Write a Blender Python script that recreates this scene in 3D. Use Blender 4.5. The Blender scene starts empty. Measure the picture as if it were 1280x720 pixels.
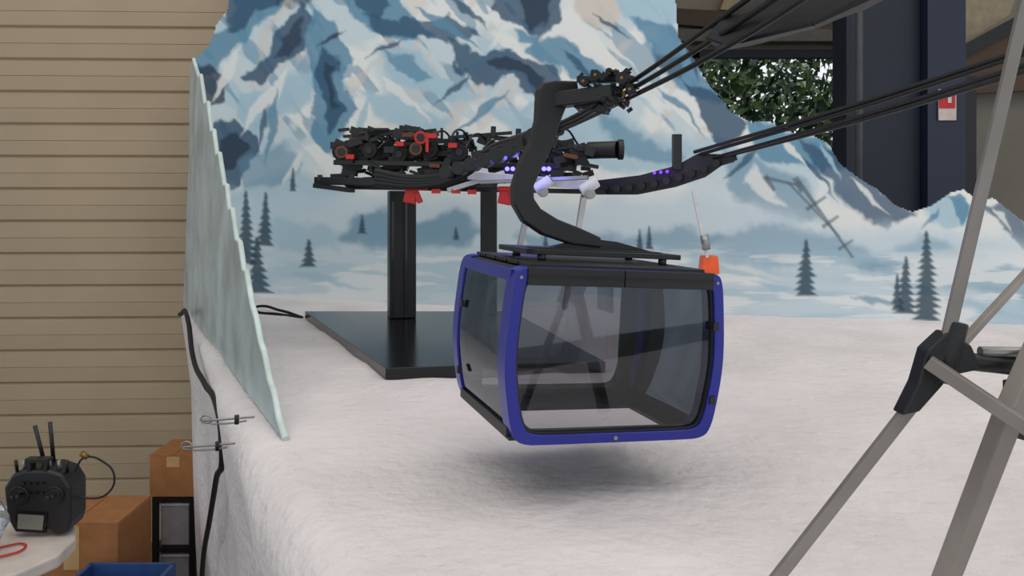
import bpy, bmesh, math, random
import numpy as np
from mathutils import Vector, Matrix, noise
random.seed(7)
sc = bpy.context.scene
sc.view_settings.view_transform = 'Standard'

# ---------------------------------------------------------------- survey
F, V0, CZ, K = 1000.0, 250.0, 1.6, 0.68      # focal (px), horizon row, eye height (m), model scale
def P(u, v, d):
    d = d*K
    return Vector(((u-640)/F*d, d, CZ-(v-V0)/F*d))
def Q(u, v, y): return P(u, v, y/K)
def onplane(u, v, p0, n):
    r = Vector(((u-640)/F, 1.0, -(v-V0)/F)); o = Vector((0, 0, CZ))
    t = (p0-o).dot(n)/r.dot(n)
    return o+r*t
ZT = CZ-0.6*K      # snow table top

# ---------------------------------------------------------------- materials
def lin(c):
    return tuple(((x/255)/12.92 if x/255 <= .04045 else ((x/255+.055)/1.055)**2.4) for x in c)
def mat(name, col, rough=.5, metal=0, var=.12, scale=20, bump=0.0, emit=None, es=0, bscale=None):
    m = bpy.data.materials.new(name); m.use_nodes = True
    nt = m.node_tree; b = nt.nodes['Principled BSDF']
    c = lin(col)
    tc = nt.nodes.new('ShaderNodeTexCoord')
    nz = nt.nodes.new('ShaderNodeTexNoise'); nz.inputs['Scale'].default_value = scale; nz.inputs['Detail'].default_value = 5
    nt.links.new(tc.outputs['Object'], nz.inputs['Vector'])
    cr = nt.nodes.new('ShaderNodeValToRGB')
    cr.color_ramp.elements[0].position = .3; cr.color_ramp.elements[1].position = .7
    cr.color_ramp.elements[0].color = tuple(x*(1-var) for x in c)+(1,)
    cr.color_ramp.elements[1].color = tuple(min(1, x*(1+var)) for x in c)+(1,)
    nt.links.new(nz.outputs['Fac'], cr.inputs['Fac']); nt.links.new(cr.outputs['Color'], b.inputs['Base Color'])
    b.inputs['Roughness'].default_value = rough; b.inputs['Metallic'].default_value = metal
    if bump:
        n2 = nt.nodes.new('ShaderNodeTexNoise'); n2.inputs['Scale'].default_value = bscale or scale*3; n2.inputs['Detail'].default_value = 6
        nt.links.new(tc.outputs['Object'], n2.inputs['Vector'])
        bp = nt.nodes.new('ShaderNodeBump'); bp.inputs['Strength'].default_value = bump; bp.inputs['Distance'].default_value = .01
        nt.links.new(n2.outputs['Fac'], bp.inputs['Height']); nt.links.new(bp.outputs['Normal'], b.inputs['Normal'])
    if emit:
        b.inputs['Emission Color'].default_value = lin(emit)+(1,); b.inputs['Emission Strength'].default_value = es
    return m
def glassmat(name, tint, gl=.12, rough=.02):
    m = bpy.data.materials.new(name); m.use_nodes = True; nt = m.node_tree; nt.nodes.clear()
    o = nt.nodes.new('ShaderNodeOutputMaterial'); t = nt.nodes.new('ShaderNodeBsdfTransparent'); g = nt.nodes.new('ShaderNodeBsdfGlossy')
    t.inputs[0].default_value = tint+(1,); g.inputs['Roughness'].default_value = rough; g.inputs[0].default_value = (.8, .85, .9, 1)
    f = nt.nodes.new('ShaderNodeFresnel'); f.inputs[0].default_value = 1.45
    a = nt.nodes.new('ShaderNodeMath'); a.operation = 'ADD'; a.inputs[1].default_value = gl-.04
    nt.links.new(f.outputs[0], a.inputs[0])
    mx = nt.nodes.new('ShaderNodeMixShader'); nt.links.new(a.outputs[0], mx.inputs[0])
    nt.links.new(t.outputs[0], mx.inputs[1]); nt.links.new(g.outputs[0], mx.inputs[2]); nt.links.new(mx.outputs[0], o.inputs[0])
    return m
BLACK = mat('black_plastic', (20, 21, 23), .45)
BLACKG = mat('black_gloss', (14, 16, 20), .18)
DGREY = mat('dark_metal', (50, 50, 52), .35, .7)
STEEL = mat('brushed_steel', (150, 150, 150), .35, .8)
WHITEP = mat('white_plastic', (205, 208, 212), .4)
BLUE = mat('gloss_blue_paint', (25, 34, 140), .3, var=.06)
BRASS = mat('brass', (140, 105, 50), .35, .8)
COPPER = mat('copper_brown', (110, 66, 44), .4, .5)
RED = mat('red_plastic', (200, 30, 25), .4)
ORANGE = mat('orange_plastic', (235, 95, 40), .5)
NAVY = mat('navy_paint', (17, 28, 48), .5, scale=4)
CARD = mat('cardboard', (165, 112, 68), .85, bump=.1)
TINT = glassmat('tinted_acrylic', (.46, .46, .49), .07)
LED = mat('blue_led', (60, 60, 255), emit=(90, 80, 255), es=6)
LED2 = mat('violet_led', (120, 50, 255), emit=(110, 50, 255), es=1.5)
RUBBER = mat('rubber', (16, 16, 17), .7)

# ---------------------------------------------------------------- geometry helpers
def empty(name, loc):
    e = bpy.data.objects.new(name, None); e.location = loc; e.empty_display_size = .05
    sc.collection.objects.link(e); return e
def link(o, parent=None):
    sc.collection.objects.link(o)
    if parent:
        o.parent = parent; o.matrix_parent_inverse = Matrix.Translation(parent.location).inverted()
    return o
def mesh(name, vs, fs, m, parent=None, smooth=False, bevel=0, M=None):
    me = bpy.data.meshes.new(name)
    vs = [Vector(v) for v in vs]
    if M is not None: vs = [M @ v for v in vs]
    c = sum(vs, Vector())/len(vs)
    me.from_pydata([v-c for v in vs], [], fs); me.update()
    bm = bmesh.new(); bm.from_mesh(me); bmesh.ops.recalc_face_normals(bm, faces=bm.faces); bm.to_mesh(me); bm.free()
    me.materials.append(m)
    if smooth:
        for p in me.polygons: p.use_smooth = True
    o = bpy.data.objects.new(name, me); o.location = c; link(o, parent)
    if bevel:
        b = o.modifiers.new('bevel', 'BEVEL'); b.width = bevel; b.segments = 3; b.limit_method = 'ANGLE'
    return o
def boxgeo(c, size, R=None):
    sx, sy, sz = [s/2 for s in size]; R = R or Matrix.Identity(3)
    vs = [Vector(c)+R @ Vector((x*sx, y*sy, z*sz)) for x in (-1, 1) for y in (-1, 1) for z in (-1, 1)]
    return vs, [(0, 1, 3, 2), (4, 6, 7, 5), (0, 4, 5, 1), (2, 3, 7, 6), (0, 2, 6, 4), (1, 5, 7, 3)]
def box(name, c, size, m, parent=None, R=None, bevel=0, M=None):
    v, f = boxgeo(c, size, R); return mesh(name, v, f, m, parent, bevel=bevel, M=M)
def frame_of(d, up=Vector((0, 0, 1))):
    d = d.normalized()
    if abs(d.dot(up)) > .98: up = Vector((0, 1, 0))
    s = d.cross(up).normalized(); u = s.cross(d)
    return Matrix((d, s, u)).transposed()
def beam(name, a, b, w, h, m, parent=None, bevel=0):
    return box(name, (a+b)/2, ((b-a).length, w, h), m, parent, frame_of(b-a), bevel)
def cylgeo(a, b, r, n=20, r2=None):
    R = frame_of(b-a); r2 = r if r2 is None else r2; vs = []
    for p, rr in ((a, r), (b, r2)):
        for i in range(n):
            t = 2*math.pi*i/n; vs.append(p+R @ Vector((0, math.cos(t)*rr, math.sin(t)*rr)))
    fs = [(i, (i+1) % n, n+(i+1) % n, n+i) for i in range(n)]+[tuple(range(n))[::-1], tuple(range(n, 2*n))]
    return vs, fs
def cyl(name, a, b, r, m, parent=None, n=20, bevel=0, r2=None, M=None):
    v, f = cylgeo(Vector(a), Vector(b), r, n, r2); o = mesh(name, v, f, m, parent, M=M)
    for p in o.data.polygons:
        if len(p.vertices) == 4: p.use_smooth = True
    if bevel:
        b_ = o.modifiers.new('bevel', 'BEVEL'); b_.width = bevel; b_.segments = 2; b_.limit_method = 'ANGLE'
    return o
def tube(name, pts, r, m, parent=None, sharp=False):
    cu = bpy.data.curves.new(name, 'CURVE'); cu.dimensions = '3D'; cu.bevel_depth = r; cu.bevel_resolution = 3; cu.resolution_u = 8
    c = sum(pts, Vector())/len(pts)
    s = cu.splines.new('BEZIER'); s.bezier_points.add(len(pts)-1)
    for bp, p in zip(s.bezier_points, pts):
        bp.co = p-c; bp.handle_left_type = bp.handle_right_type = 'VECTOR' if sharp else 'AUTO'
    cu.use_fill_caps = True
    cu.materials.append(m); o = bpy.data.objects.new(name, cu); o.location = c
    return link(o, parent)
def prism(name, pts, off, m, parent=None, bevel=0, M=None):
    n = len(pts); off = Vector(off); vs = [Vector(p) for p in pts]+[Vector(p)+off for p in pts]
    fs = [tuple(range(n)), tuple(range(n, 2*n))[::-1]]+[(i, (i+1) % n, n+(i+1) % n, n+i) for i in range(n)]
    return mesh(name, vs, fs, m, parent, bevel=bevel, M=M)
def multi(name, geos, m, parent=None, M=None, bevel=0):
    V, Fc = [], []
    for v, f in geos:
        k = len(V); V += list(v); Fc += [tuple(i+k for i in q) for q in f]
    return mesh(name, V, Fc, m, parent, M=M, bevel=bevel)

# ---------------------------------------------------------------- camera
cd = bpy.data.cameras.new('camera'); cam = bpy.data.objects.new('camera', cd); sc.collection.objects.link(cam)
cam.location = (0, 0, CZ); cam.rotation_euler = (math.pi/2, 0, 0); cd.sensor_width = 36; cd.lens = F/1280*36; cd.shift_y = -110/1280
cd.clip_start = .02; sc.camera = cam

# ---------------------------------------------------------------- numpy noise for the painting
def vn(x, y, s):
    xi = np.floor(x); yi = np.floor(y); xf = x-xi; yf = y-yi
    h = lambda a, b: np.modf(np.abs(np.sin(a*127.1+b*311.7+s*74.7)*43758.5453))[0]
    sx = xf*xf*(3-2*xf); sy = yf*yf*(3-2*yf)
    return (h(xi, yi)*(1-sx)+h(xi+1, yi)*sx)*(1-sy)+(h(xi, yi+1)*(1-sx)+h(xi+1, yi+1)*sx)*sy
def fbm(x, y, s, o=4):
    t = 0; a = .5
    for i in range(o): t = t+a*vn(x*2**i, y*2**i, s+i*3); a *= .5
    return t/(1-.5**o)
def sdf(poly, x, y):
    d = np.full(x.shape, 1e9); ins = np.zeros(x.shape, bool); n = len(poly)
    for i in range(n):
        ax, ay = poly[i]; bx, by = poly[(i+1) % n]; ex, ey = bx-ax, by-ay
        wx, wy = x-ax, y-ay; t = np.clip((wx*ex+wy*ey)/(ex*ex+ey*ey+1e-9), 0, 1)
        d = np.minimum(d, (wx-ex*t)**2+(wy-ey*t)**2)
        if ay != by:
            c = ((ay > y) != (by > y)) & (x < (bx-ax)*(y-ay)/(by-ay)+ax); ins ^= c
    d = np.sqrt(d); return np.where(ins, -d, d)
def ss(a, b, x):
    t = np.clip((x-a)/(b-a), 0, 1); return t*t*(3-2*t)

# ---------------------------------------------------------------- mountain mural
MA = P(235, 370, 5.0); MB = P(1280, 405, 3.87)
md = (MB-MA); md.z = 0; md.normalize(); mn = Vector((md.y, -md.x, 0))   # faces camera
STEP = 1.8
us = np.arange(228, 1420, STEP); vs_ = np.arange(-120, 432, STEP)
U, V = np.meshgrid(us, vs_)
outline = [(232, 432), (236, 300), (237, 90), (243, 72), (262, 55), (270, 30), (284, 10), (292, -40), (400, -150), (780, -150), (842, -60), (845, 0), (848, 45), (868, 72), (880, 95),
           (898, 118), (915, 140), (940, 152), (962, 150), (985, 164), (1012, 166), (1035, 178), (1052, 205), (1075, 222), (1098, 236), (1120, 256), (1142, 264), (1165, 256),
           (1188, 240), (1205, 236), (1222, 248), (1243, 247), (1262, 262), (1290, 284), (1340, 290), (1419, 330), (1419, 432)]
W_ = (230, 234, 232); L_ = (168, 200, 216); M_ = (90, 142, 172); D_ = (42, 84, 116); DD = (18, 42, 66); BR = (214, 204, 194)
col = np.zeros(U.shape+(3,)); col[:] = lin(W_)
w1 = (fbm(U/45, V/45, 1)-.5)*30+(fbm(U/11, V/11, 21)-.5)*10; w2 = (fbm(U/45, V/45, 5)-.5)*30+(fbm(U/11, V/11, 25)-.5)*10
def lay(alpha, c):
    global col
    col = col*(1-alpha[..., None])+np.array(lin(c))*alpha[..., None]
def poly(pts, c, soft=4, op=.9, warp=1):
    x = U+w1*warp; y = V+w2*warp
    lay(ss(soft, -soft, sdf(pts, x, y))*op, c)
def stroke(a, b, w, c, soft=1.5, op=.85, warp=.6):   # tapered brush stroke
    dx, dy = b[0]-a[0], b[1]-a[1]; l = math.hypot(dx, dy); nx, ny = -dy/l*w/2, dx/l*w/2
    m = (a[0]+dx*.35, a[1]+dy*.35)
    poly([a, (m[0]+nx, m[1]+ny), b, (m[0]-nx, m[1]-ny)], c, soft, op, warp)
# broad tone
lay(ss(.46, .58, fbm(U/110, V/70, 40))*.5*ss(300, 200, V), L_)
lay(ss(.52, .60, fbm((U*.7+V*.7)/70, (V*.7-U*.7)/24, 50, 3))*.5*ss(250, 180, V), L_)
lay(ss(.60, .64, fbm((U*.6+V*.8)/60, (V*.6-U*.8)/18, 60, 3))*.6*ss(210, 150, V), M_)
lay(ss(.60, .66, fbm((U*.6-V*.8)/60, (V*.6+U*.8)/20, 66, 3))*.45*ss(210, 150, V), BR)
# left massif
poly([(236, 80), (262, 55), (292, 30), (300, -60), (372, -60), (350, 12), (318, 32), (296, 60), (268, 84), (245, 100)], M_, 2.5)
poly([(290, -60), (378, -60), (356, 8), (320, 14), (300, 40), (284, 48)], D_, 2)
poly([(325, -20), (395, -60), (400, -10), (372, 14), (340, 10)], DD, 3, .7)
poly([(240, 84), (262, 78), (284, 96), (276, 128), (256, 140), (240, 124)], DD, 2, .85)
poly([(262, 160), (290, 152), (316, 168), (322, 198), (300, 232), (282, 244), (268, 206)], D_, 2)
poly([(272, 176), (296, 166), (308, 184), (292, 212), (280, 216)], DD, 2, .8)
poly([(300, 92), (326, 70), (342, 42), (372, 8), (390, 26), (380, 64), (350, 82), (320, 104)], D_, 2)
poly([(330, 78), (350, 50), (372, 24), (378, 50), (352, 74)], DD, 2, .7)
poly([(300, 120), (350, 104), (392, 96), (384, 130), (340, 146), (320, 170), (296, 150)], L_, 4)
poly([(388, 10), (412, 30), (440, 72), (430, 100), (442, 140), (424, 186), (398, 178), (384, 140), (392, 100), (380, 60)], M_, 2)
poly([(404, 60), (430, 82), (418, 112), (432, 140), (414, 166), (400, 140), (396, 100)], D_, 2, .9)
poly([(410, 84), (424, 92), (414, 112), (420, 134), (408, 140)], DD, 2, .7)
poly([(240, 240), (300, 240), (360, 215), (440, 230), (400, 262), (300, 290), (238, 290)], L_, 10, .8)
poly([(300, 200), (350, 180), (380, 210), (350, 236), (310, 240)], M_, 5, .6)
# centre
poly([(396, -60), (480, -60), (500, 10), (540, 46), (500, 52), (462, 40), (430, 20)], M_, 2.5)
poly([(428, -30), (470, -40), (486, 14), (470, 30), (440, 12)], D_, 2, .85)
poly([(448, 20), (500, 30), (560, 20), (600, 40), (560, 52), (520, 48), (470, 44)], D_, 2, .85)
poly([(470, 60), (520, 66), (560, 96), (600, 118), (560, 128), (520, 104), (488, 100)], L_, 3)
poly([(476, 66), (506, 70), (540, 92), (520, 98), (496, 86)], M_, 2, .8)
poly([(556, 46), (600, 66), (644, 60), (690, 76), (704, 100), (672, 118), (640, 96), (604, 108), (572, 84)], D_, 2)
poly([(606, 76), (650, 72), (680, 90), (672, 104), (650, 88), (620, 94)], DD, 2, .8)
poly([(604, -40), (694, -60), (702, 20), (676, 40), (640, 22), (616, 8)], D_, 2)
poly([(640, -30), (684, -30), (690, 22), (664, 30)], DD, 2, .8)
poly([(646, 32), (700, 44), (740, 78), (768, 108), (730, 116), (704, 84), (664, 62)], M_, 3)
poly([(700, -60), (760, -60), (780, 10), (764, 40), (730, 24)], BR, 4)
poly([(760, -40), (850, -60), (850, 30), (812, 38), (780, 20)], L_, 3)
poly([(790, 20), (850, 40), (880, 92), (902, 128), (862, 126), (826, 92)], M_, 3)
poly([(846, 96), (898, 124), (934, 160), (904, 176), (872, 148)], D_, 2)
poly([(816, 60), (850, 70), (846, 96), (822, 88)], DD, 3, .5)
poly([(440, 110), (500, 120), (560, 150), (520, 170), (470, 150)], L_, 5)
poly([(600, 130), (700, 124), (800, 150), (900, 196), (840, 226), (700, 200)], L_, 7, .8)
poly([(740, 150), (800, 160), (850, 190), (830, 205), (770, 186)], M_, 5, .7)
for a, b, w, c in (((300, 60), (262, 130), 16, W_), ((360, 90), (300, 170), 20, W_), ((430, 40), (395, 60), 8, DD), ((520, 10), (600, 60), 14, M_), ((560, 0), (610, 34), 10, D_), ((470, 90), (540, 150), 14, W_),
                   ((640, 110), (560, 170), 12, M_), ((690, 100), (640, 150), 10, L_), ((720, 20), (800, 90), 12, W_), ((742, 16), (790, 50), 7, D_), ((780, 96), (850, 150), 16, W_), ((700, 60), (760, 120), 8, D_),
                   ((820, 110), (880, 170), 9, M_), ((345, 110), (330, 210), 12, M_), ((336, 130), (316, 200), 7, D_), ((458, 120), (440, 200), 12, L_), ((500, 50), (455, 72), 8, D_), ((588, 90), (540, 130), 8, D_),
                   ((250, 180), (262, 240), 10, M_), ((380, 190), (350, 240), 10, W_), ((610, 60), (640, 40), 8, W_), ((668, 50), (640, 64), 7, W_), ((860, 60), (872, 100), 8, D_)):
    stroke(a, b, w, c)
# right range
poly([(930, 150), (1000, 164), (1036, 180), (1060, 212), (1030, 222), (984, 204), (944, 196)], M_, 3)
poly([(1000, 170), (1050, 200), (1100, 236), (1144, 266), (1100, 286), (1060, 254), (1024, 222)], D_, 3, .85)
poly([(900, 176), (950, 200), (1000, 230), (1040, 270), (980, 280), (910, 250)], M_, 6, .65)
poly([(940, 205), (965, 232), (980, 262), (950, 252), (930, 226)], W_, 3, .8)
poly([(1020, 225), (1050, 262), (1060, 296), (1030, 276)], W_, 3, .8)
poly([(1150, 258), (1190, 242), (1216, 250), (1210, 278), (1180, 290), (1160, 284)], L_, 3)
poly([(1186, 244), (1204, 238), (1216, 262), (1200, 280)], M_, 2)
poly([(1226, 252), (1250, 250), (1286, 284), (1280, 306), (1250, 286)], D_, 3, .8)
poly([(1280, 290), (1419, 320), (1419, 360), (1300, 330)], M_, 5)
for a, b, w, c in (((975, 168), (1010, 214), 10, W_), ((1030, 184), (1050, 230), 8, L_), ((1060, 224), (1110, 270), 8, W_), ((950, 180), (900, 230), 10, D_), ((1000, 196), (1046, 250), 8, D_), ((1240, 256), (1262, 290), 8, W_), ((1170, 262), (1150, 290), 8, M_)):
    stroke(a, b, w, c)
# valley mist and hills
poly([(238, 262), (420, 240), (640, 262), (860, 240), (1000, 276), (1300, 300), (1419, 340), (1419, 432), (235, 432)], (196, 216, 228), 16, .82)
poly([(420, 300), (440, 268), (470, 262), (520, 282), (570, 270), (610, 296), (560, 308), (480, 312)], M_, 6, .75)
poly([(330, 290), (350, 272), (420, 290), (420, 312), (350, 320)], L_, 6, .8)
poly([(640, 300), (700, 280), (780, 300), (860, 276), (900, 300), (860, 316), (700, 320)], M_, 7, .6)
poly([(880, 300), (960, 280), (1060, 300), (1120, 330), (1000, 330), (900, 326)], M_, 8, .55)
poly([(1060, 330), (1150, 300), (1280, 330), (1400, 360), (1280, 372), (1120, 352)], M_, 8, .5)
lay(ss(.45, .60, fbm(U/130, V/16, 80))*.5*ss(290, 330, V), L_)
lay(ss(.46, .56, fbm(U/90, V/12, 90))*.75*ss(300, 330, V), (236, 240, 241))
for a, b, w, c in (((700, 352), (760, 330), 10, L_), ((940, 350), (1040, 372), 10, L_), ((440, 330), (560, 345), 12, W_), ((350, 340), (470, 362), 12, L_), ((1060, 372), (1140, 384), 10, M_), ((1180, 372), (1290, 396), 10, L_), ((900, 330), (980, 344), 9, W_)):
    stroke(a, b, w, c, 2.5, .7)
# painted ropeway drawing
for a, b, w in (((956, 222), (1000, 232), 5), ((998, 226), (1066, 322), 5), ((985, 228), (1050, 296), 3), ((1008, 262), (1032, 246), 5), ((1028, 284), (1048, 270), 5), ((1048, 312), (1066, 300), 4), ((956, 220), (968, 238), 7), ((994, 222), (1002, 240), 8)):
    dx, dy = b[0]-a[0], b[1]-a[1]; l = math.hypot(dx, dy); nx, ny = -dy/l*w/2, dx/l*w/2
    poly([(a[0]+nx, a[1]+ny), (b[0]+nx*.6, b[1]+ny*.6), (b[0]-nx*.6, b[1]-ny*.6), (a[0]-nx, a[1]-ny)], (84, 100, 112), 1.4, .75, .0)
def tree(cx, top, bot, wd, c=(34, 70, 90)):
    n = max(5, int((bot-top)/8)); pts = []
    rg = random.Random(int(cx*7+top))
    for i in range(n):
        f0 = (i+.15)/n; f1 = (i+1)/n
        pts += [(cx+wd*f0*.35+1, top+(bot-top)*f0), (cx+wd*(f1*.9+.1)*rg.uniform(.7, 1.1), top+(bot-top)*f1)]
    for i in reversed(range(n)):
        f0 = (i+.15)/n; f1 = (i+1)/n
        pts += [(cx-wd*(f1*.9+.1)*rg.uniform(.7, 1.1), top+(bot-top)*f1), (cx-wd*f0*.35-1, top+(bot-top)*f0)]
    poly(pts, c, 1.6, .9, .12)
for t in ((308, 238, 330, 17), (332, 240, 308, 13), (322, 296, 366, 20), (386, 298, 334, 13), (452, 268, 292, 6), (800, 286, 312, 6), (812, 282, 312, 6), (570, 284, 300, 5),
          (1007, 298, 370, 18), (1132, 320, 392, 17), (1158, 288, 400, 24), (1122, 342, 388, 10), (682, 290, 316, 6), (366, 210, 240, 5), (258, 270, 300, 6)):
    tree(*t)
ins = sdf(outline, U+(fbm(U/8, V/8, 7)-.5)*2, V) < 0
o0 = Vector((0, 0, CZ)); k = (MA-o0).dot(mn)
rx, rz = (U-640)/F, -(V-V0)/F; T = k/(rx*mn.x+mn.y)
X, Y, Z = rx*T, T, CZ+rz*T
Z = np.maximum(Z, ZT-.004)
nr, nc = U.shape
idx = np.arange(nr*nc).reshape(nr, nc)
okf = ins[:-1, :-1] & ins[1:, :-1] & ins[:-1, 1:] & ins[1:, 1:] & (Z[:-1, :-1] > ZT-.003)
fa = np.stack([idx[:-1, :-1], idx[1:, :-1], idx[1:, 1:], idx[:-1, 1:]], -1)[okf]
used = np.unique(fa); remap = -np.ones(nr*nc, int); remap[used] = np.arange(len(used))
co = np.stack([X, Y, Z], -1).reshape(-1, 3)[used]; cc = np.concatenate([col, np.ones(U.shape+(1,))], -1).reshape(-1, 4)[used]
me = bpy.data.meshes.new('mountain_mural'); me.from_pydata(co.tolist(), [], remap[fa].tolist()); me.update()
at = me.color_attributes.new('paint', 'FLOAT_COLOR', 'POINT'); at.data.foreach_set('color', cc.astype(np.float32).ravel())
mm = bpy.data.materials.new('mural_paint'); mm.use_nodes = True; nt = mm.node_tree; b = nt.nodes['Principled BSDF']
an = nt.nodes.new('ShaderNodeAttribute'); an.attribute_name = 'paint'; nt.links.new(an.outputs['Color'], b.inputs['Base Color']); b.inputs['Roughness'].default_value = .7
me.materials.append(mm)
mur = bpy.data.objects.new('mountain_mural', me); sc.collection.objects.link(mur)
so = mur.modifiers.new('thickness', 'SOLIDIFY'); so.thickness = .02; so.offset = -1 if me.polygons[0].normal.dot(mn) > 0 else 1

# ---------------------------------------------------------------- snow covered table
E0 = Vector((-1.79, 4.35, 0))*K; E1 = Vector((-.578, 1.96, 0))*K
e = (E1-E0).normalized(); nn = Vector((-e.y, e.x, 0));
if nn.x < 0: nn = -nn
def xedge(y): return max(-1.20, E0.x+(y-E0.y)*(E1.x-E0.x)/(E1.y-E0.y))
def ymur(x): return MA.y+(x-MA.x)*md.y/md.x+.03
def snowz(x, y):
    v = Vector((x*1.6, y*1.6, 0)); return ZT+.010*noise.noise(v)+.005*noise.noise(v*4)+.0025*noise.noise(v*11)
NA, NB = 190, 180
vs = []
ND = 34
ncol = ND+NA
for j in range(NB+1):
    bq = j/NB; yn = .5*K
    x = 0
    for _ in range(60): x = x*.5+.5*xedge(yn+(ymur(x)-yn)*bq)
    xl = x; yl = yn+(ymur(xl)-yn)*bq
    R = .02+.05*max(0, min(1, (2.4-yl)/1.2))
    prof = [(R*math.sin(i/8*math.pi/2), R*(1-math.cos(i/8*math.pi/2))) for i in range(1, 9)]
    prof += [(R-.0015*i-.03*min(1, i/6), R+(ZT-R-.01)*i/(ND-8)) for i in range(1, ND-7)]
    for o_, h in prof[::-1]:
        wob = .012*min(1, h/.25)*(noise.noise(Vector((yl*3.2, h*.8, 3)))*2.0+.7*noise.noise(Vector((yl*11, h*1.0, 7))))
        p = Vector((xl, yl, 0))-nn*(o_+wob-.01); vs.append((p.x, p.y, max(.012, snowz(xl, yl)-h)))
    for i in range(NA):
        f = (i/(NA-1))**1.25; xx = xl+(3.3-xl)*f; yy = yn+(ymur(xx)-yn)*bq
        vs.append((xx+.01*(1-f), yy, snowz(xx, yy)))
fs = [(j*ncol+i, j*ncol+i+1, (j+1)*ncol+i+1, (j+1)*ncol+i) for j in range(NB) for i in range(ncol-1)]
SNOW = mat('white_fleece', (222, 217, 218), .95, var=.10, scale=3.6, bump=.9, bscale=38)
snow = mesh('snow_covered_table', vs, fs, SNOW, smooth=True)

# ---------------------------------------------------------------- ice cut-out board
icem = mat('ice_painted_board', (168, 186, 190), .35, var=.30, scale=7, bump=.1)
ice = empty('ice_cutout_board', (E0+E1)/2+Vector((0, 0, ZT)))
ic0 = E0+nn*.012; icn = nn
pts = [(229, 391), (232, 300), (236, 200), (237, 100), (240, 74), (247, 98), (249, 94), (254, 130), (258, 128), (262, 165), (265, 163), (269, 195), (272, 192), (278, 232), (281, 232), (284, 262), (288, 262),
       (293, 300), (297, 303), (302, 338), (305, 340), (312, 382), (317, 398), (322, 427), (327, 442), (333, 474), (339, 492), (345, 525), (353, 552), (350, 559), (342, 557)]
w = [onplane(u, v, ic0, icn) for u, v in pts]
for p in w: p.z = max(p.z, ZT+.004)
prism('board_panel', w, nn*.012, icem, ice)
edge = mat('cut_foam_edge', (204, 220, 218), .4)
tube('cut_edge', [p+nn*.006 for p in w[4:-2]], .006, edge, ice, sharp=True)

# clamps and black lead on table side
for i, (u, v, d) in enumerate(((292, 524, 2.05), (268, 557, 2.03))):
    c = empty('wire_clamp' if i == 0 else 'wire_clamp.001', P(u, v, d))
    tube('arm', [P(u-40, v+2, d), P(u-10, v, d), P(u+26, v-3, d)], .002, STEEL, c)
    tube('arm_return', [P(u-28, v+6, d), P(u-4, v+5, d), P(u+16, v+2, d)], .0015, STEEL, c)
    tube('jaw', [P(u-42, v+2, d), P(u-38, v-4, d), P(u-30, v-3, d), P(u-28, v+3, d), P(u-40, v+4, d)], .0016, STEEL, c)
    cyl('pivot', P(u+4, v-5, d), P(u+4, v+6, d), .004, DGREY, c)
def side(u, v, o=.035):    # point on the drape
    p = onplane(u, v, E0-nn*o, nn); return p
tube('power_lead', [P(236, 392, 4.2)-nn*.03, side(236, 405), side(240, 440), side(256, 480), side(271, 508), side(277, 545), side(270, 600, .022), side(262, 650, .018), side(254, 700, .015), side(250, 780, .01)], .0070, RUBBER)
tube('signal_lead', [P(378, 397, 4.05), P(350, 388, 4.2), P(318, 384, 4.3), P(322, 390, 4.2), P(350, 393, 4.15), P(378, 398, 4.05)], .005, RUBBER)

# ---------------------------------------------------------------- station
st = empty('cable_car_station', P(560, 400, 3.4))
zt = ZT+.026
def G(u, v, z):  # ground point
    d = (CZ-z)/((v-V0)/F); return Vector(((u-640)/F*d, d, z))
pl = [G(482, 460, zt), G(757, 452, zt), G(640, 389, zt), G(381, 389, zt)]
prism('base_plate', pl, Vector((0, 0, -.026)), BLACKG, st, bevel=.002)
def sd_(u): return 3.45-(u-395)/525*.75
def S(u, v, dd=0): return P(u, v, sd_(u)+dd)
pb = G(502, 396, zt); box('post_1', (pb.x, pb.y, (zt+CZ+.03)/2), (.085, .085, CZ+.03-zt), BLACK, st, Matrix.Rotation(.25, 3, 'Z'), .004)
for k_ in (-.022, .022): box('post_groove', (pb.x+k_, pb.y-.048, (zt+CZ)/2), (.008, .004, CZ-zt-.01), BLACKG, st)
pb2 = G(611, 392, zt); box('post_2', (pb2.x, pb2.y, (zt+CZ+.05)/2), (.055, .055, CZ+.05-zt), BLACK, st, None, .004)
for i, dd in enumerate((-.1, .12, .34)):
    beam('long_rail', S(395, 226, dd), S(620, 230, dd), .02, .022, BLACK if i else DGREY, st, .002)
    beam('upper_rail', S(418, 203, dd), S(700, 208, dd), .012, .014, BLACK, st, .002)
beam('lower_lip', S(395, 232, -.12), S(440, 238, -.12), .03, .012, BLACK, st)
beam('rail_tail', S(440, 234, 0), S(760, 240, 0), .06, .012, DGREY, st)
for u in (400, 440, 480, 520, 560, 600, 640, 680): beam('cross_member', S(u, 222, -.12), S(u, 222, .36), .014, .016, DGREY, st)
beam('silver_beam', S(586, 219, -.16), S(742, 232, -.16), .014, .022, WHITEP, st, .002)
beam('silver_beam', S(560, 238, -.14), S(630, 216, -.14), .012, .012, WHITEP, st, .002)
beam('silver_strut', S(600, 228, -.2), S(735, 222, -.2), .012, .010, STEEL, st, .002)
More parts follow.
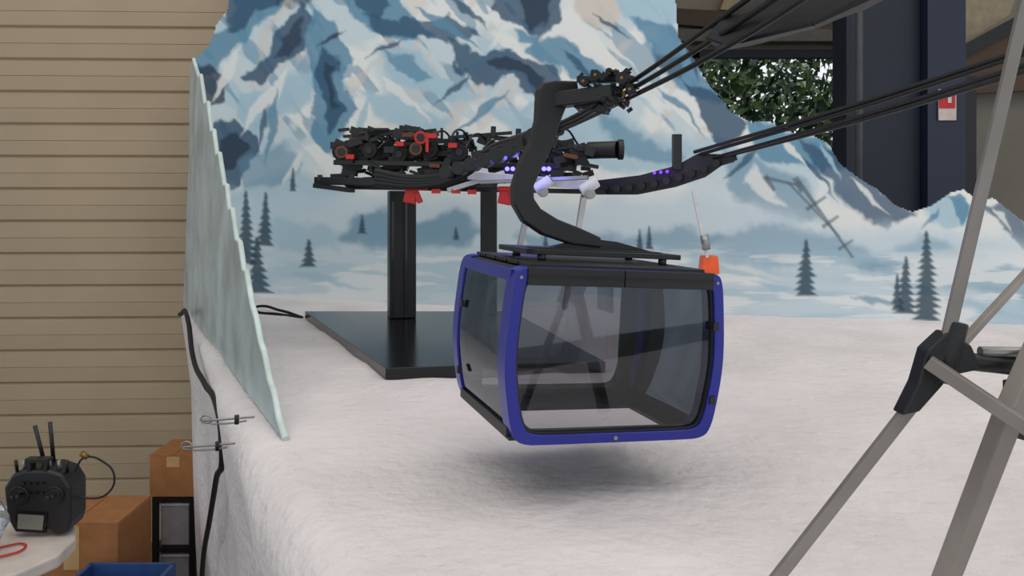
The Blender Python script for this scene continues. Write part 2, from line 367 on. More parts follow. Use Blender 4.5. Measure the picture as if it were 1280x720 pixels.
# wheels
g1, g2 = [], []
for i in range(13):
    u = 425+i*12.5; v = 190+3*math.sin(i*1.3); r = .021+.006*((i*7) % 3)/2; dd = (-.1, .1, .3)[i % 3]
    a = S(u, v, dd); ax = Vector((.15, 1, 0)).normalized()*.008
    g1.append(cylgeo(a-ax, a+ax, r, 18)); g2.append(cylgeo(a-ax*1.4, a+ax*1.4, r*.45, 12))
multi('sheave_wheels', g1, RUBBER, st); multi('sheave_hubs', g2, DGREY, st)
for u, v, c in ((427, 190, COPPER), (526, 172, RED), (520, 186, COPPER)):
    a = S(u, v, -.15); cyl('red_drive_wheel', a-Vector((0, .006, 0)), a+Vector((0, .006, 0)), .017, c, st); cyl('wheel_cap', a-Vector((0, .009, 0)), a-Vector((0, .004, 0)), .011, BLACK, st)
for u, v in ((514, 244), (632, 245)):
    box('red_bracket', S(u, v, -.1), (.034, .03, .044), RED, st, Matrix.Rotation(.2, 3, 'Y'), .003)
    box('red_bracket_foot', S(u+6, v-9, -.1), (.066, .03, .012), RED, st, None, .003)
    box('red_bracket_hook', S(u+9, v+3, -.1), (.014, .02, .03), RED, st, Matrix.Rotation(-.4, 3, 'Y'), .002)
for u, v in ((590, 240), (545, 239), (570, 239), (540, 170), (640, 186), (566, 182), (438, 196), (500, 180)): box('red_clip', S(u, v, -.13), (.022, .02, .012), RED, st)
for u, v in ((524, 180), (534, 178)): box('red_upright', S(u, v, -.14), (.008, .008, .05), RED, st)
# upper linkages
for a, b in (((432, 178), (520, 160)), ((440, 170), (500, 163)), ((470, 165), (560, 176)), ((500, 180), (580, 176)), ((560, 172), (640, 166)), ((600, 170), (700, 178)), ((420, 185), (470, 168)), ((640, 172), (700, 160))):
    beam('link_bar', S(*a, random.uniform(-.1, .3)), S(*b, random.uniform(-.1, .3)), .008, .009, random.choice((BLACK, DGREY)), st)
gb, gs, gc = [], [], []
for i in range(300):
    u = random.uniform(422, 740); lo = 162 if u < 540 else 178; v = random.uniform(lo, 228); dd = random.uniform(-.12, .36)
    g = boxgeo(S(u, v, dd), (random.uniform(.012, .055), random.uniform(.01, .04), random.uniform(.006, .022)), Matrix.Rotation(random.uniform(-.4, .4), 3, 'Y'))
    (gs if i % 11 == 0 else gc if i % 17 == 0 else gb).append(g)
for i in range(60):
    u = random.uniform(430, 700); v = random.uniform(165, 225); a = S(u, v, random.uniform(-.12, .3)); dv = Vector((random.uniform(-.1, .1), random.uniform(-.2, .2), 1)).normalized()*random.uniform(.006, .02)
    gs.append(cylgeo(a-dv, a+dv, .004, 8)) if i % 3 == 0 else gb.append(cylgeo(a-dv, a+dv, .007, 10))
multi('mechanism_blocks', gb, BLACK, st); multi('mechanism_fasteners', gs, DGREY, st); multi('mechanism_copper_parts', gc, COPPER, st)
for i in range(12):
    u = 450+i*22; tube('wiring', [S(u, 186, -.1), S(u+12, 170+8*math.sin(i), -.05), S(u+30, 180, .05), S(u+44, 205, .1)], .0028, BLACK, st)
# entry guide track (curving up to the haul rope)
for k_ in range(4):
    o_ = k_*5
    tube('guide_track', [S(470, 214+o_, -.15), S(520, 222+o_*.7, -.18), S(570, 214+o_*.6, -.22), P(610, 188+o_*.6, 2.8), P(650, 172+o_*.5, 2.5), P(700, 156+o_*.5, 2.1)], .009, BLACK, st)
for i in range(9):
    t = i/8; a = P(560+t*125, 215-t*54+6*math.sin(t*3), 2.95-t*.7)
    cyl('guide_roller', a+Vector((-.006, -.02, 0)), a+Vector((.006, .02, 0)), .016, BLACK, st)
# motor
a = S(735, 188, .05); b_ = S(772, 187, .05); cyl('drive_motor', a, b_, .022, BLACK, st, bevel=.003); cyl('motor_flange', b_, b_+Vector((.014, 0, 0)), .026, BLACK, st, bevel=.002)
cyl('motor_core', a-Vector((.05, 0, 0)), a, .015, NAVY, st)
for u, v in ((679, 232), (737, 234)):
    a = S(u, v, -.22); cyl('silver_roller', a+Vector((-.02, 0, -.010)), a+Vector((.018, 0, .014)), .014, WHITEP, st, bevel=.003); cyl('roller_eye', a+Vector((0, -.022, -.016)), a+Vector((0, .02, -.016)), .012, STEEL, st, bevel=.002)
    a = S(u-8, v+8, -.2); cyl('roller_stub', a, a+Vector((.03, 0, .03)), .009, WHITEP, st)
# outgoing guide blade
bl = [S(742, 226), S(800, 219), S(845, 207), S(872, 192), S(920, 193), S(922, 200), S(905, 205), S(884, 220), S(845, 233), S(795, 243), S(742, 243)]
n_ = Vector((.2, 1, 0)).normalized()
for dd in (0, .09): prism('outgoing_guide', [p+n_*dd for p in bl], n_*.01, BLACK, st)
for i in range(10):
    t = i/9; a = S(755+t*140, 236-t*t*32, -.02); cyl('guide_roller', a, a+n_*.1, .009, DGREY, st, n=14)
beam('guide_fin', S(846, 168), S(846, 212), .02, .022, BLACK, st)
for u in (634, 641, 648, 655, 680, 686):
    cyl('led', S(u, 211, -.27), S(u, 211, -.255), .0055, LED, st, n=10)
for u in (818, 826, 834): cyl('led', S(u, 216-(u-818)*.1, -.02), S(u, 216-(u-818)*.1, -.0), .004, LED2, st, n=10)
# pale support legs
beam('support_leg', S(730, 245), P(706, 385, 3.3), .014, .014, WHITEP, st); beam('support_leg', S(664, 245), P(632, 385, 3.6), .014, .014, WHITEP, st)
for nm, (u, v, dd), c, en in (('led_glow_blue', (655, 206, -.38), (.15, .15, 1), .28), ('led_glow_violet', (828, 208, -.16), (.4, .12, 1), .06)):
    l = bpy.data.lights.new(nm, 'POINT'); l.color = c; l.energy = en; l.shadow_soft_size = .02
    o = bpy.data.objects.new(nm, l); o.location = S(u, v, dd); link(o, st)

# marker pole with orange foot
mk = empty('slalom_marker', P(884, 330, 3.2))
ft = G(882, 402, ZT+.008); dep = ft.y/K
beam('rod', P(866, 238, dep), P(884, 322, dep), .010, .010, WHITEP, mk)
cyl('collar', P(880, 294, dep), P(883, 312, dep), .014, STEEL, mk)
prism('foot_top', [P(879, 320, dep), P(898, 320, dep), P(900, 343, dep), P(876, 343, dep)], (0, .05, 0), ORANGE, mk, bevel=.004)
cyl('foot', P(884, 343, dep), ft, .025, ORANGE, mk, r2=.035)

# ---------------------------------------------------------------- gondola
gl = .40*K
gloc = Vector((.212*K, 1.572*K, CZ-.307*K))
GM = Matrix.Translation(gloc) @ Matrix.Rotation(math.radians(18.5), 4, 'Z') @ Matrix.Rotation(math.radians(3.4), 4, 'Y')
go = empty('gondola_cabin', gloc)
XS = 1.045
half = [(.0, .1675), (.1, .1675), (.17, .1675), (.206, .1665), (.217, .148), (.2225, .09), (.227, .02), (.226, -.03), (.2195, -.08), (.208, -.142), (.190, -.1665), (.13, -.1675), (.05, -.1675)]
half = [(x*XS, z*1.01) for x, z in half]
full = half+[(-x, z) for x, z in reversed(half) if x > 0]
def chaikin(p):
    q = []
    for i in range(len(p)):
        a, b = p[i], p[(i+1) % len(p)]; q += [(a[0]*.75+b[0]*.25, a[1]*.75+b[1]*.25), (a[0]*.25+b[0]*.75, a[1]*.25+b[1]*.75)]
    return q
prf = chaikin(chaikin(full)); prf = [(x*K, z*K) for x, z in prf]
def inset(p, dx, dz): return [(x*(1-dx/(.226*XS*K)), z*(1-dz/(.1675*K))) for x, z in p]
def ring(name, y0, y1, po, pi, m, bev=.0015):
    n = len(po); vs = []
    for y in (y0, y1):
        vs += [(x, y, z) for x, z in po]; vs += [(x, y, z) for x, z in pi]
    fs = []
    for i in range(n):
        j = (i+1) % n
        fs += [(i, j, n+j, n+i), (2*n+i, 3*n+i, 3*n+j, 2*n+j), (i, 2*n+i, 2*n+j, j), (n+i, n+j, 3*n+j, 3*n+i)]
    return mesh(name, vs, fs, m, go, M=GM, bevel=bev, smooth=False)
inn = inset(prf, .022*K, .019*K)
ring('front_frame', 0, .05*K, prf, inn, BLUE)
ring('rear_frame', gl-.04*K, gl, prf, inn, BLUE)
ring('front_gasket', .006*K, .02*K, inn, inset(prf, .026*K, .023*K), BLACK, 0)
ring('rear_gasket', gl-.06*K, gl-.01*K, inn, inset(prf, .036*K, .03*K), BLACK, 0)
mesh('front_window', [(x, .012*K, z) for x, z in inn], [tuple(range(len(inn)))], TINT, go, M=GM)
mesh('rear_window', [(x, gl-.012*K, z) for x, z in inn], [tuple(range(len(inn)))], TINT, go, M=GM)
sh = inset(prf, .004*K, .004*K); n = len(sh); gl_f, rf_f = [], []
vsh = [(x, .05*K, z) for x, z in sh]+[(x, gl-.04*K, z) for x, z in sh]
for i in range(n):
    j = (i+1) % n; zm = (sh[i][1]+sh[j][1])/2
    q = (i, j, n+j, n+i)
    (rf_f if zm > .152*K else gl_f if zm > -.150*K else []).append(q)
mesh('side_windows', vsh, gl_f, TINT, go, M=GM, smooth=True)
r_ = mesh('roof_panel', vsh, rf_f, BLACK, go, M=GM)
hk = K
for sx in (-1, 1):
    box('sill_rail', (sx*.211*hk, gl/2, -.150*hk), (.012*hk, gl-.06*hk, .02*hk), BLACK, go, M=GM)
    box('floor_strip', (sx*.182*hk, gl/2, -.161*hk), (.06*hk, gl-.05*hk, .008*hk), BLACK, go, M=GM)
    box('head_rail', (sx*.221*hk, gl/2, .150*hk), (.012*hk, gl-.06*hk, .024*hk), BLUE, go, M=GM, bevel=.001)
    box('rear_pillar', (sx*.190*hk, gl-.05*hk, .0), (.030*hk, .02*hk, .30*hk), BLACK, go, M=GM, bevel=.001)
box('floor_strip_rear', (0, gl-.09*hk, -.161*hk), (.39*hk, .13*hk, .009*hk), BLACK, go, M=GM)
box('floor_strip_front', (0, .045*hk, -.162*hk), (.39*hk, .02*hk, .007*hk), BLACK, go, M=GM)
for i in range(5):
    box('roof_slat', (0, .05*hk+i*.076*hk, .171*hk), (.385*hk, .066*hk, .008*hk), BLACK, go, M=GM, bevel=.001)
for sx in (-1, 1):
    box('header_band', (sx*.1015*hk, .006*hk, .152*hk), (.201*hk, .022*hk, .034*hk), BLACK, go, M=GM, bevel=.001)
    box('header_groove', (sx*.1015*hk, -.006*hk, .152*hk), (.198*hk, .004*hk, .003*hk), DGREY, go, M=GM)
for z in (.06, -.09):
    box('hinge_tab', (.213*hk, -.001*hk, z*hk), (.012*hk, .006*hk, .016*hk), BLACK, go, M=GM)
    box('hinge_tab_side', (-.236*hk, .33*hk, z*hk), (.006*hk, .014*hk, .016*hk), BLACK, go, M=GM)
cyl('frame_screw', (0, -.002*hk, -.160*hk), (0, .002*hk, -.160*hk), .004*hk, STEEL, go, M=GM)
for sx in (-1, 1): cyl('frame_screw', (sx*.214*hk, -.001*hk, .149*hk), (sx*.214*hk, .002*hk, .149*hk), .003*hk, STEEL, go, M=GM)
def L(x, y, z): return (x*K, y*K, z*K)
for y in (.12, .28): box('hanger_beam', L(.01, y, .193), L(.355, .02, .011), BLACK, go, M=GM, bevel=.001)
for x in (-.16, .18): box('hanger_cross', L(x, .20, .193), L(.02, .18, .011), BLACK, go, M=GM, bevel=.001)
for x in (-.13, .15):
    for y in (.12, .28): cyl('rubber_mount', L(x, y, .172), L(x, y, .19), .009*K, BLACK, go, M=GM)
prism('gusset', [L(-.10, .185, .197), L(.175, .185, .197), L(.07, .185, .219), L(.01, .185, .223)], L(0, .03, 0), BLACK, go, M=GM)
box('hanger_spine', L(0.01, .20, .196), L(.34, .05, .008), BLACK, go, M=GM, bevel=.001)
# hanger arm
ap0 = GM @ Vector(L(0, .18, .2)); an_ = (GM.to_3x3() @ Vector((0, 1, 0)))
op = [(674, 112), (680, 103), (694, 100), (722, 101), (726, 124), (710, 130), (702, 150), (692, 182), (678, 210), (668, 232), (668, 248), (677, 261), (698, 274), (728, 286), (752, 297), (752, 310), (716, 306), (680, 294), (655, 277),
      (643, 256), (642, 234), (650, 206), (664, 178), (672, 150), (673, 128)]
aw = [onplane(u, v, ap0, an_) for u, v in op]
prism('hanger_arm', aw, an_*.030*K, BLACK, go, bevel=.003)
def Tt(u, v, dd=0): return P(u, v, 1.74-(u-700)/100*.1+dd)
beam('grip_body', Tt(694, 126), Tt(770, 116), .03, .022, BLACK, go, .002)
beam('grip_head', Tt(724, 100, .03), Tt(790, 98, .03), .02, .010, BLACK, go, .002)
beam('grip_tail', Tt(690, 120, .02), Tt(760, 138, .02), .018, .014, BLACK, go, .002)
gA, gB = [], []
rg = random.Random(3)
for (u, v) in ((730, 102), (745, 94), (762, 90), (778, 98), (788, 112), (770, 118), (752, 112), (738, 120), (724, 130), (762, 128), (782, 126)):
    a = Tt(u, v, rg.uniform(-.06, .05)); ax = Vector((.3, 1, 0)).normalized()*.006
    r = rg.uniform(.005, .009)
    gA.append(cylgeo(a-ax, a+ax, r, 16)); gB.append(cylgeo(a-ax*1.2, a+ax*1.2, .0022, 10))
for i in range(46):
    a = Tt(rg.uniform(722, 798), rg.uniform(88, 138), rg.uniform(-.05, .06))
    (gB if i % 9 == 0 else gA).append(boxgeo(a, (rg.uniform(.004, .014), .008, rg.uniform(.003, .008)), Matrix.Rotation(rg.uniform(-1, 1), 3, 'Y')))
multi('grip_wheels', gA, mat('gunmetal', (34, 34, 36), .35, .5), go); multi('grip_pins', gB, BRASS, go)

# ---------------------------------------------------------------- ropes
rp = empty('haul_ropes', P(900, 60, 1.2))
for i, (o1, o2) in enumerate(((0, 0), (9, 22), (18, 44))):
    tube('rope', [P(600, 192+o1*.3, 2.85), P(700, 154+o1*.5, 2.1), P(785, 105+o1, 1.66), P(930, 2+o2, 1.22), P(1080, -108+o2*1.3, .98)], .0034, BLACK, rp)
ro = empty('return_ropes', P(1080, 140, 2.2))
for a, b in (((868, 190), (1300, 56)), ((875, 193), (1300, 62)), ((890, 198), (1300, 76)), ((905, 196), (1300, 84))):
    tube('rope', [P(a[0], a[1], 2.75), P(1080, (a[1]+(b[1]-a[1])*(1080-a[0])/(1300-a[0]))+3, 2.2), P(b[0], b[1], 1.75), P(b[0]+160, b[1]-50, 1.5)], .0042, BLACK, ro)
# upper guide blade
ug = empty('rope_guide_saddle', P(1000, 10, 1.0))
bp = [P(880, 47, 1.3), P(900, 26, 1.28), P(935, 2, 1.25), P(985, -25, 1.2), P(1090, -70, 1.1), P(1300, -130, .95), P(1300, -85, .95), P(1150, -32, 1.05), P(1088, 2, 1.1), P(1020, 27, 1.15), P(950, 48, 1.22), P(905, 57, 1.28)]
prism('saddle_blade', bp, Vector((.01, .03, 0)), mat('saddle_black', (36, 36, 38), .5), ug, bevel=.002)
beam('saddle_edge', P(900, 60, 1.28), P(1020, 31, 1.15), .012, .004, BLACK, ug); beam('saddle_edge', P(1020, 31, 1.15), P(1150, -28, 1.05), .012, .004, BLACK, ug)

# ---------------------------------------------------------------- tripod on the right
tr = empty('truss_tripod', P(1185, 450, 1.05))
ALU = mat('satin_aluminium', (138, 133, 128), .45, .4)
def rod(nm, a, b, r=.0045, m=ALU): beam(nm, a, b, r*2, r*2, m, tr, .001)
zleg = ZT+.014
rod('pole', P(1180, 440, 1.05), P(1292, -40, 1.02), .0050)
rod('leg_1', P(1172, 465, 1.05), G(930, 775, zleg), .0052)
rod('leg_2', P(1160, 452, 1.03), P(1330, 566, .95), .0058)
rod('brace_1', P(1200, 432, 1.07), P(1330, 290, 1.3), .0035)
g_ = G(1168, 760, zleg); rod('leg_3', P(1262, 515, 1.0), g_, .0085)
rod('leg_3_upper', P(1262, 515, 1.0), P(1345, 330, 1.05), .0085)
cyl('hub_sleeve', P(1178, 478, 1.05), P(1196, 402, 1.05), .010, BLACK, tr, bevel=.002)
prism('hub_bracket', [P(1160, 438, 1.04), P(1185, 415, 1.04), P(1215, 432, 1.04), P(1228, 462, 1.04), P(1190, 470, 1.04), P(1150, 515, 1.04), P(1128, 520, 1.04), P(1148, 480, 1.04)], Vector((0, .02, 0)), BLACK, tr, bevel=.002)
cyl('clamp_bar', P(1195, 450, 1.06), P(1340, 466, 1.06), .008, BLACK, tr, bevel=.002)
cyl('clamp_sleeve', P(1225, 440, 1.06), P(1340, 442, 1.06), .005, STEEL, tr)
prism('clamp_plate', [P(1262, 478, 1.05), P(1310, 470, 1.05), P(1310, 560, 1.05), P(1262, 545, 1.05)], Vector((0, .01, 0)), BLACK, tr)

# ---------------------------------------------------------------- room
FL = mat('concrete_floor', (95, 90, 86), .7, scale=2, bump=.05)
box('floor', (0, 1.1, -.05), (16, 12.2, .1), FL)
CLAD = mat('beige_cladding', (172, 154, 128), .55, var=.05, scale=3)
yw = 3.75; prz = []; z = 0; hgt = .150
while z < 4.6:
    prz += [(z, .0), (z+.010, -.012), (z+hgt*.49, -.014), (z+hgt*.5, -.011), (z+hgt*.51, -.014), (z+hgt-.008, -.012), (z+hgt-.001, 0)]
    z += hgt
xs = (-5.0, -1.30)
vs = [(x, yw+(x+1.3)*.04+dy, zz) for x in xs for zz, dy in prz]; n = len(prz)
vs += [(x, yw+(x+1.3)*.04+.1, zz) for x in xs for zz in (0, prz[-1][0])]
fs = [(i, i+1, n+i+1, n+i) for i in range(n-1)]+[(2*n, 2*n+1, 2*n+3, 2*n+2)]
mesh('wall_left', vs, fs, CLAD)
box('steel_column', (-1.245, yw+.05, 2.3), (.11, .2, 4.6), NAVY)
HW = mat('hall_wall_paint', (140, 132, 118), .8, scale=1.5)
yb = 7.0
def wallpiece(nm, x0, x1, z0, z1): return boxgeo(((x0+x1)/2, yb+.1, (z0+z1)/2), (x1-x0, .2, z1-z0))
wx0, wx1 = (868-640)/F*yb, (1053-640)/F*yb; wz0, wz1 = 1.7, CZ+(250-64)/F*yb
multi('wall_back', [wallpiece('', -5, wx0, 0, 4.6), wallpiece('', wx1, 8, 0, 4.6), wallpiece('', wx0, wx1, 0, wz0), wallpiece('', wx0, wx1, wz1, 4.6)], HW)
wn = empty('window_1', ((wx0+wx1)/2, yb, (wz0+wz1)/2))
for c, s in ((((wx0+wx1)/2, yb-.01, wz1-.03), (wx1-wx0+.1, .08, .07)), (((wx0+wx1)/2, yb-.01, wz0), (wx1-wx0+.1, .1, .07)), ((wx0, yb-.01, (wz0+wz1)/2), (.07, .08, wz1-wz0)), ((wx1, yb-.01, (wz0+wz1)/2), (.09, .08, wz1-wz0))):
    box('frame', c, s, NAVY, wn)
box('blind_cassette', ((wx0+wx1)/2-.1, yb-.12, wz1+.1), (wx1-wx0+.5, .16, .10), mat('blind_grey', (92, 88, 84), .6), wn)
# foliage outside
gv = []; gd = []; gm = []
rg = random.Random(11)
for i in range(15000):
    c = Vector((rg.uniform(.6, 5.2), rg.uniform(8.0, 10.2), rg.uniform(1.2, 4.2)))
    if noise.noise(c*1.5) < -.26: continue
    a = Vector([rg.gauss(0, 1) for _ in range(3)]).normalized(); b = a.orthogonal().normalized(); s = rg.uniform(.035, .085)
    q = ([c-a*s*1.3, c-b*s*.7, c+a*s*1.3, c+b*s*.7], [(0, 1, 2, 3)])
    (gv, gd, gm)[rg.randrange(3)].append(q)
tre = empty('leafy_tree', (2.6, 8.7, 0))
multi('leaves_light', gv, mat('leaf_light', (110, 140, 84), .6), tre); multi('leaves_dark', gd, mat('leaf_dark', (32, 64, 50), .6), tre); multi('leaves_mid', gm, mat('leaf_mid', (62, 98, 64), .6), tre)
cyl('trunk', (2.6, 9.2, 0), (2.7, 9.2, 3.2), .10, mat('bark', (60, 48, 38), .9), tre, r2=.05)
for i in range(7):
    a = Vector((2.65, 9.2, 1.6+i*.25)); cyl('branch', a, a+Vector((rg.uniform(-1.2, 1.2), rg.uniform(-.4, .3), rg.uniform(.2, .7))), .025, bpy.data.materials['bark'], tre, r2=.01)
box('ground_outside', (2, 11.2, -.06), (16, 7.5, .1), mat('grass', (80, 95, 60), .9))
# navy steel column on the right, with sign
yc_ = 4.6
x0, x1 = (1058-640)/F*yc_, (1150-640)/F*yc_
box('steel_column.001', ((x0+x1)/2, yc_+.1, 2.3), (x1-x0, .2, 4.6), NAVY)
box('steel_column.002', ((1174-640)/F*yc_, yc_+.02, 2.3), (.215, .2, 4.6), mat('navy_door', (24, 38, 62), .45, scale=3))
sg = empty('safety_sign', Q(1184, 131, yc_-.1))
box('plate', Q(1184, 131, yc_-.09), (.10, .006, .175), mat('sign_white', (215, 200, 195), .5), sg)
box('red_panel', Q(1184, 124, yc_-.096), (.088, .006, .10), RED, sg)
box('pictogram', Q(1187, 122, yc_-.102), (.02, .004, .06), WHITEP, sg)
box('wall_right', (4.9, 5.40, 1.17), (4.0, .12, 2.34), mat('grey_partition', (128, 122, 112), .8, scale=2))
WOOD = mat('brown_panel', (82, 62, 44), .6, scale=3)
sc_ = empty('staircase', Q(1300, 60, 5.2))
prism('soffit', [Q(1198, 72, 5.2), Q(1300, 20, 5.2), Q(1500, -80, 5.2), Q(1500, 105, 5.2), Q(1300, 112, 5.2), Q(1198, 118, 5.2)], Vector((0, .05, 0)), WOOD, sc_)
prism('stringer', [Q(1198, 76, 5.15), Q(1300, 22, 5.15), Q(1500, -80, 5.15), Q(1500, -95, 5.15), Q(1300, 5, 5.15), Q(1198, 60, 5.15)], Vector((0, .04, 0)), BLACK, sc_)
prism('side_panel', [Q(1198, 58, 5.22), Q(1262, 18, 5.22), Q(1290, -60, 5.22), Q(1198, -60, 5.22)], Vector((0, .04, 0)), mat('cream_panel', (170, 154, 128), .7), sc_)
box('newel_post', (2.95, 5.19, 1.2), (.08, .08, 2.4), BLACK, sc_)
prism('trim_1', [Q(842, 10, 6.9), Q(1060, 22, 6.9), Q(1060, 48, 6.9), Q(842, 30, 6.9)], Vector((0, .1, 0)), mat('fascia_brown', (76, 62, 50), .7))
prism('trim_2', [Q(930, -60, 6.92), Q(1056, -60, 6.92), Q(1056, 20, 6.92), Q(900, 12, 6.92)], Vector((0, .08, 0)), mat('tan_panel', (170, 150, 122), .7))
cyl('downpipe', (Q(1072, 0, 4.45).x, 4.45, 0), (Q(1076, 0, 4.45).x, 4.45, 4.6), .020, mat('pipe_grey', (70, 74, 80), .5))
box('ceiling', (0, 1.1, 4.66), (16, 12.2, .1), mat('ceiling_panels', (170, 165, 158), .8, scale=1))

# ---------------------------------------------------------------- folding table with radio controller
ft_ = empty('folding_table', Q(20, 680, 1.7)); tz = .9
pts = [(-1.7, 1.42), (-1.02, 1.42), (-.93, 1.50), (-.895, 1.58), (-.905, 1.66), (-.96, 1.76), (-1.05, 1.83), (-1.7, 1.86)]
prism('top', [(x, y, tz) for x, y in pts], (0, 0, -.028), mat('white_hdpe', (205, 196, 190), .5), ft_, bevel=.006)
for x, y in ((-1.0, 1.5), (-1.04, 1.74), (-1.6, 1.5), (-1.6, 1.78)): cyl('leg', (x, y, 0), (x, y, tz-.028), .014, STEEL, ft_)
beam('leg_brace', Vector((-1.0, 1.5, .5)), Vector((-1.04, 1.74, .5)), .015, .015, STEEL, ft_)
rc = empty('radio_controller', (-1.01, 1.66, tz)); yr = 1.66
RB = mat('controller_black', (24, 24, 27), .4)
bo = [(4, 612), (14, 596), (30, 590), (60, 590), (78, 596), (88, 612), (88, 655), (84, 668), (70, 672), (60, 664), (28, 664), (18, 668), (8, 650)]
zoff = tz+.003-Q(70, 672, yr).z
def RCp(u, v, dy=0): p = Q(u, v, yr); return p+Vector((0, dy, zoff))
prism('body', [RCp(*p) for p in bo], (0, .065, .004), RB, rc, bevel=.006)
prism('screen_bezel', [RCp(20, 640, -.002), RCp(60, 642, -.002), RCp(58, 668, -.002), RCp(20, 666, -.002)], (0, .004, 0), BLACKG, rc)
prism('screen', [RCp(24, 644, -.004), RCp(56, 646, -.004), RCp(54, 664, -.004), RCp(23, 662, -.004)], (0, .004, 0), mat('lcd', (130, 128, 120), .25), rc)
for u, v in ((24, 622), (68, 622)):
    cyl('gimbal', RCp(u, v, -.004), RCp(u, v, .002), .021, DGREY, rc, bevel=.002); cyl('gimbal_cup', RCp(u, v, -.006), RCp(u, v, 0), .015, BLACK, rc)
    cyl('stick', RCp(u, v, -.004), RCp(u+3, v-4, -.035), .0035, STEEL, rc); cyl('stick_tip', RCp(u+3, v-4, -.04), RCp(u+3, v-4, -.03), .006, BLACK, rc)
for u in (14, 24, 34, 56, 68, 78): cyl('switch', RCp(u, 596, .02), RCp(u+2, 580, .01), .0035, BLACK if u % 4 else STEEL, rc)
for i in range(8): box('trim_button', RCp(30+(i % 4)*8, 606+(i//4)*12, -.003), (.007, .006, .005), DGREY, rc)
prism('handle', [RCp(34, 592), RCp(30, 576), RCp(60, 576), RCp(58, 592), RCp(54, 592), RCp(54, 581), RCp(38, 581), RCp(38, 592)], (0, .02, 0), RB, rc, bevel=.001)
cyl('antenna_1', RCp(42, 590, .04), RCp(29, 541, .04), .0042, BLACK, rc); cyl('antenna_2', RCp(50, 590, .05), RCp(45, 538, .05), .0042, BLACK, rc)
tube('neck_lead', [RCp(84, 598, .03), RCp(96, 580, .03), RCp(118, 588, .04), RCp(131, 606, .04), RCp(122, 628, .04), RCp(98, 634, .04), RCp(84, 628, .03)], .0022, BLACK, rc)
cyl('lead_plug', RCp(92, 574, .03), RCp(100, 580, .03), .006, BRASS, rc)
bag = bmesh.new(); bmesh.ops.create_icosphere(bag, subdivisions=4, radius=.075)
for v in bag.verts:
    n0 = noise.noise(v.co*28)+.5*noise.noise(v.co*60); v.co *= 1+.22*n0; v.co.z = max(v.co.z*.9, -.055)
bme = bpy.data.meshes.new('plastic_bag'); bag.to_mesh(bme); bag.free(); bme.materials.append(glassmat('bag_film', (.86, .86, .86), .25, .15))
bo_ = bpy.data.objects.new('plastic_bag', bme); bo_.location = (-1.07, 1.55, tz+.055); link(bo_)
tube('adapter_lead', [Vector((-1.0, 1.56, tz+.004)), Vector((-.975, 1.59, tz+.004)), Vector((-.99, 1.62, tz+.004)), Vector((-1.03, 1.6, tz+.004))], .002, RED)

# cartons, rack
def carton(nm, c, s, m=CARD):
    e_ = empty(nm, c); box('body', c, s, m, e_, bevel=.003)
    top = c[2]+s[2]/2
    box('flap_a', (c[0]-s[0]*.25, c[1], top+.002), (s[0]*.49, s[1], .004), m, e_); box('flap_b', (c[0]+s[0]*.25, c[1], top+.002), (s[0]*.49, s[1], .004), m, e_)
    box('tape', (c[0], c[1]-s[1]/2-.001, c[2]+s[2]*.36), (.05, .002, s[2]*.25), mat('tape', (196, 160, 110), .4), e_)
    return e_
yq = 2.6
zt1 = Q(0, 652, yq).z
carton('cardboard_box', (-1.42, yq+.1, zt1/2), (.30, .24, zt1))
yr2 = 3.05
x0, x1 = (190-640)/F*yr2, (243-640)/F*yr2; xm = (x0+x1)/2; wR = x1-x0
rk = empty('storage_rack', (xm, yr2+.1, .3))
zr_ = Q(0, 622, yr2).z
for x in (x0+.01, x1-.01):
    for y in (yr2+.01, yr2+.19): box('upright', (x, y, zr_/2), (.02, .02, zr_), BLACK, rk)
for z in (.05, zr_-.20, zr_-.009): box('shelf', (xm, yr2+.1, z), (wR, .2, .018), BLACK, rk)
carton('cardboard_box.001', (xm, yr2+.1, zr_+.08), (wR+.02, .2, .156))
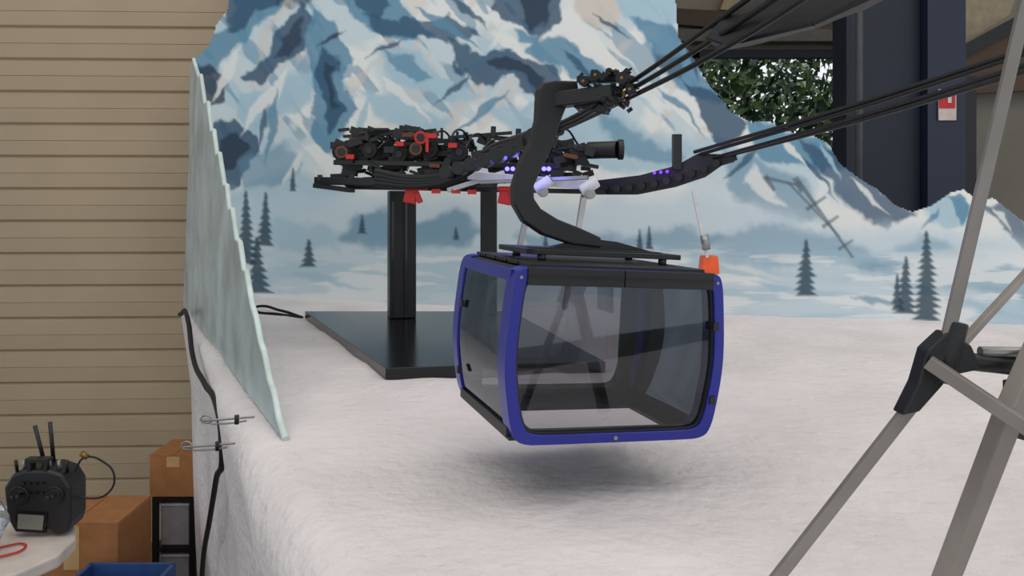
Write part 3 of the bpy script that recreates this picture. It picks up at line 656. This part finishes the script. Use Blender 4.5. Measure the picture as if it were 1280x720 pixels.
TOTE = mat('frosted_tote', (150, 148, 152), .4)
for nm, z0, z1 in (('storage_tote', zr_-.19, zr_-.025), ('storage_tote.001', .06, zr_-.22)):
    tb = empty(nm, (xm, yr2+.1, (z0+z1)/2))
    box('tub', (xm, yr2+.1, (z0+z1-.012)/2), (wR-.05, .17, z1-z0-.012), TOTE, tb, bevel=.006); box('lid', (xm, yr2+.1, z1-.006), (wR-.044, .18, .012), WHITEP, tb, bevel=.003)
zb = Q(0, 704, 2.53).z
bb = empty('blue_crate', (-1.2, 2.40, zb/2))
BC = mat('blue_crate_plastic', (52, 84, 140), .5)
cx, cy = -1.20, 2.42
for dx, sx_, dy, sy_ in ((-.13, .012, 0, .22), (.13, .012, 0, .22), (0, .27, -.11, .012), (0, .27, .11, .012)): box('crate_side', (cx+dx, cy+dy, zb/2), (sx_, sy_, zb), BC, bb)
box('crate_base', (cx, cy, .01), (.26, .22, .02), BC, bb); box('crate_contents', (cx, cy, zb*.45), (.24, .2, zb*.86), mat('folded_blue_cloth', (60, 90, 140), .9, bump=.4), bb, bevel=.01)

# ---------------------------------------------------------------- light
wd = bpy.data.worlds.new('world'); sc.world = wd; wd.use_nodes = True
bg = wd.node_tree.nodes['Background']; bg.inputs[0].default_value = (.90, .95, 1, 1); bg.inputs[1].default_value = 1.0
def area(nm, loc, size, en, c=(1, .955, .90), rot=(0, 0, 0)):
    l = bpy.data.lights.new(nm, 'AREA'); l.shape = 'RECTANGLE'; l.size, l.size_y = size; l.energy = en; l.color = c
    o = bpy.data.objects.new(nm, l); o.location = loc; o.rotation_euler = rot; link(o)
area('ceiling_light', (.8, .6, 4.55), (8.0, 4.6), 170)
area('ceiling_light.002', (3.2, 5.6, 4.5), (2.0, .6), 14)
s = bpy.data.lights.new('sun', 'SUN'); s.energy = 4; s.angle = .05; s.color = (1, .96, .88)
so_ = bpy.data.objects.new('sun', s); so_.rotation_euler = (math.radians(-20), math.radians(8), 0); so_.location = (2, 12, 8); link(so_)
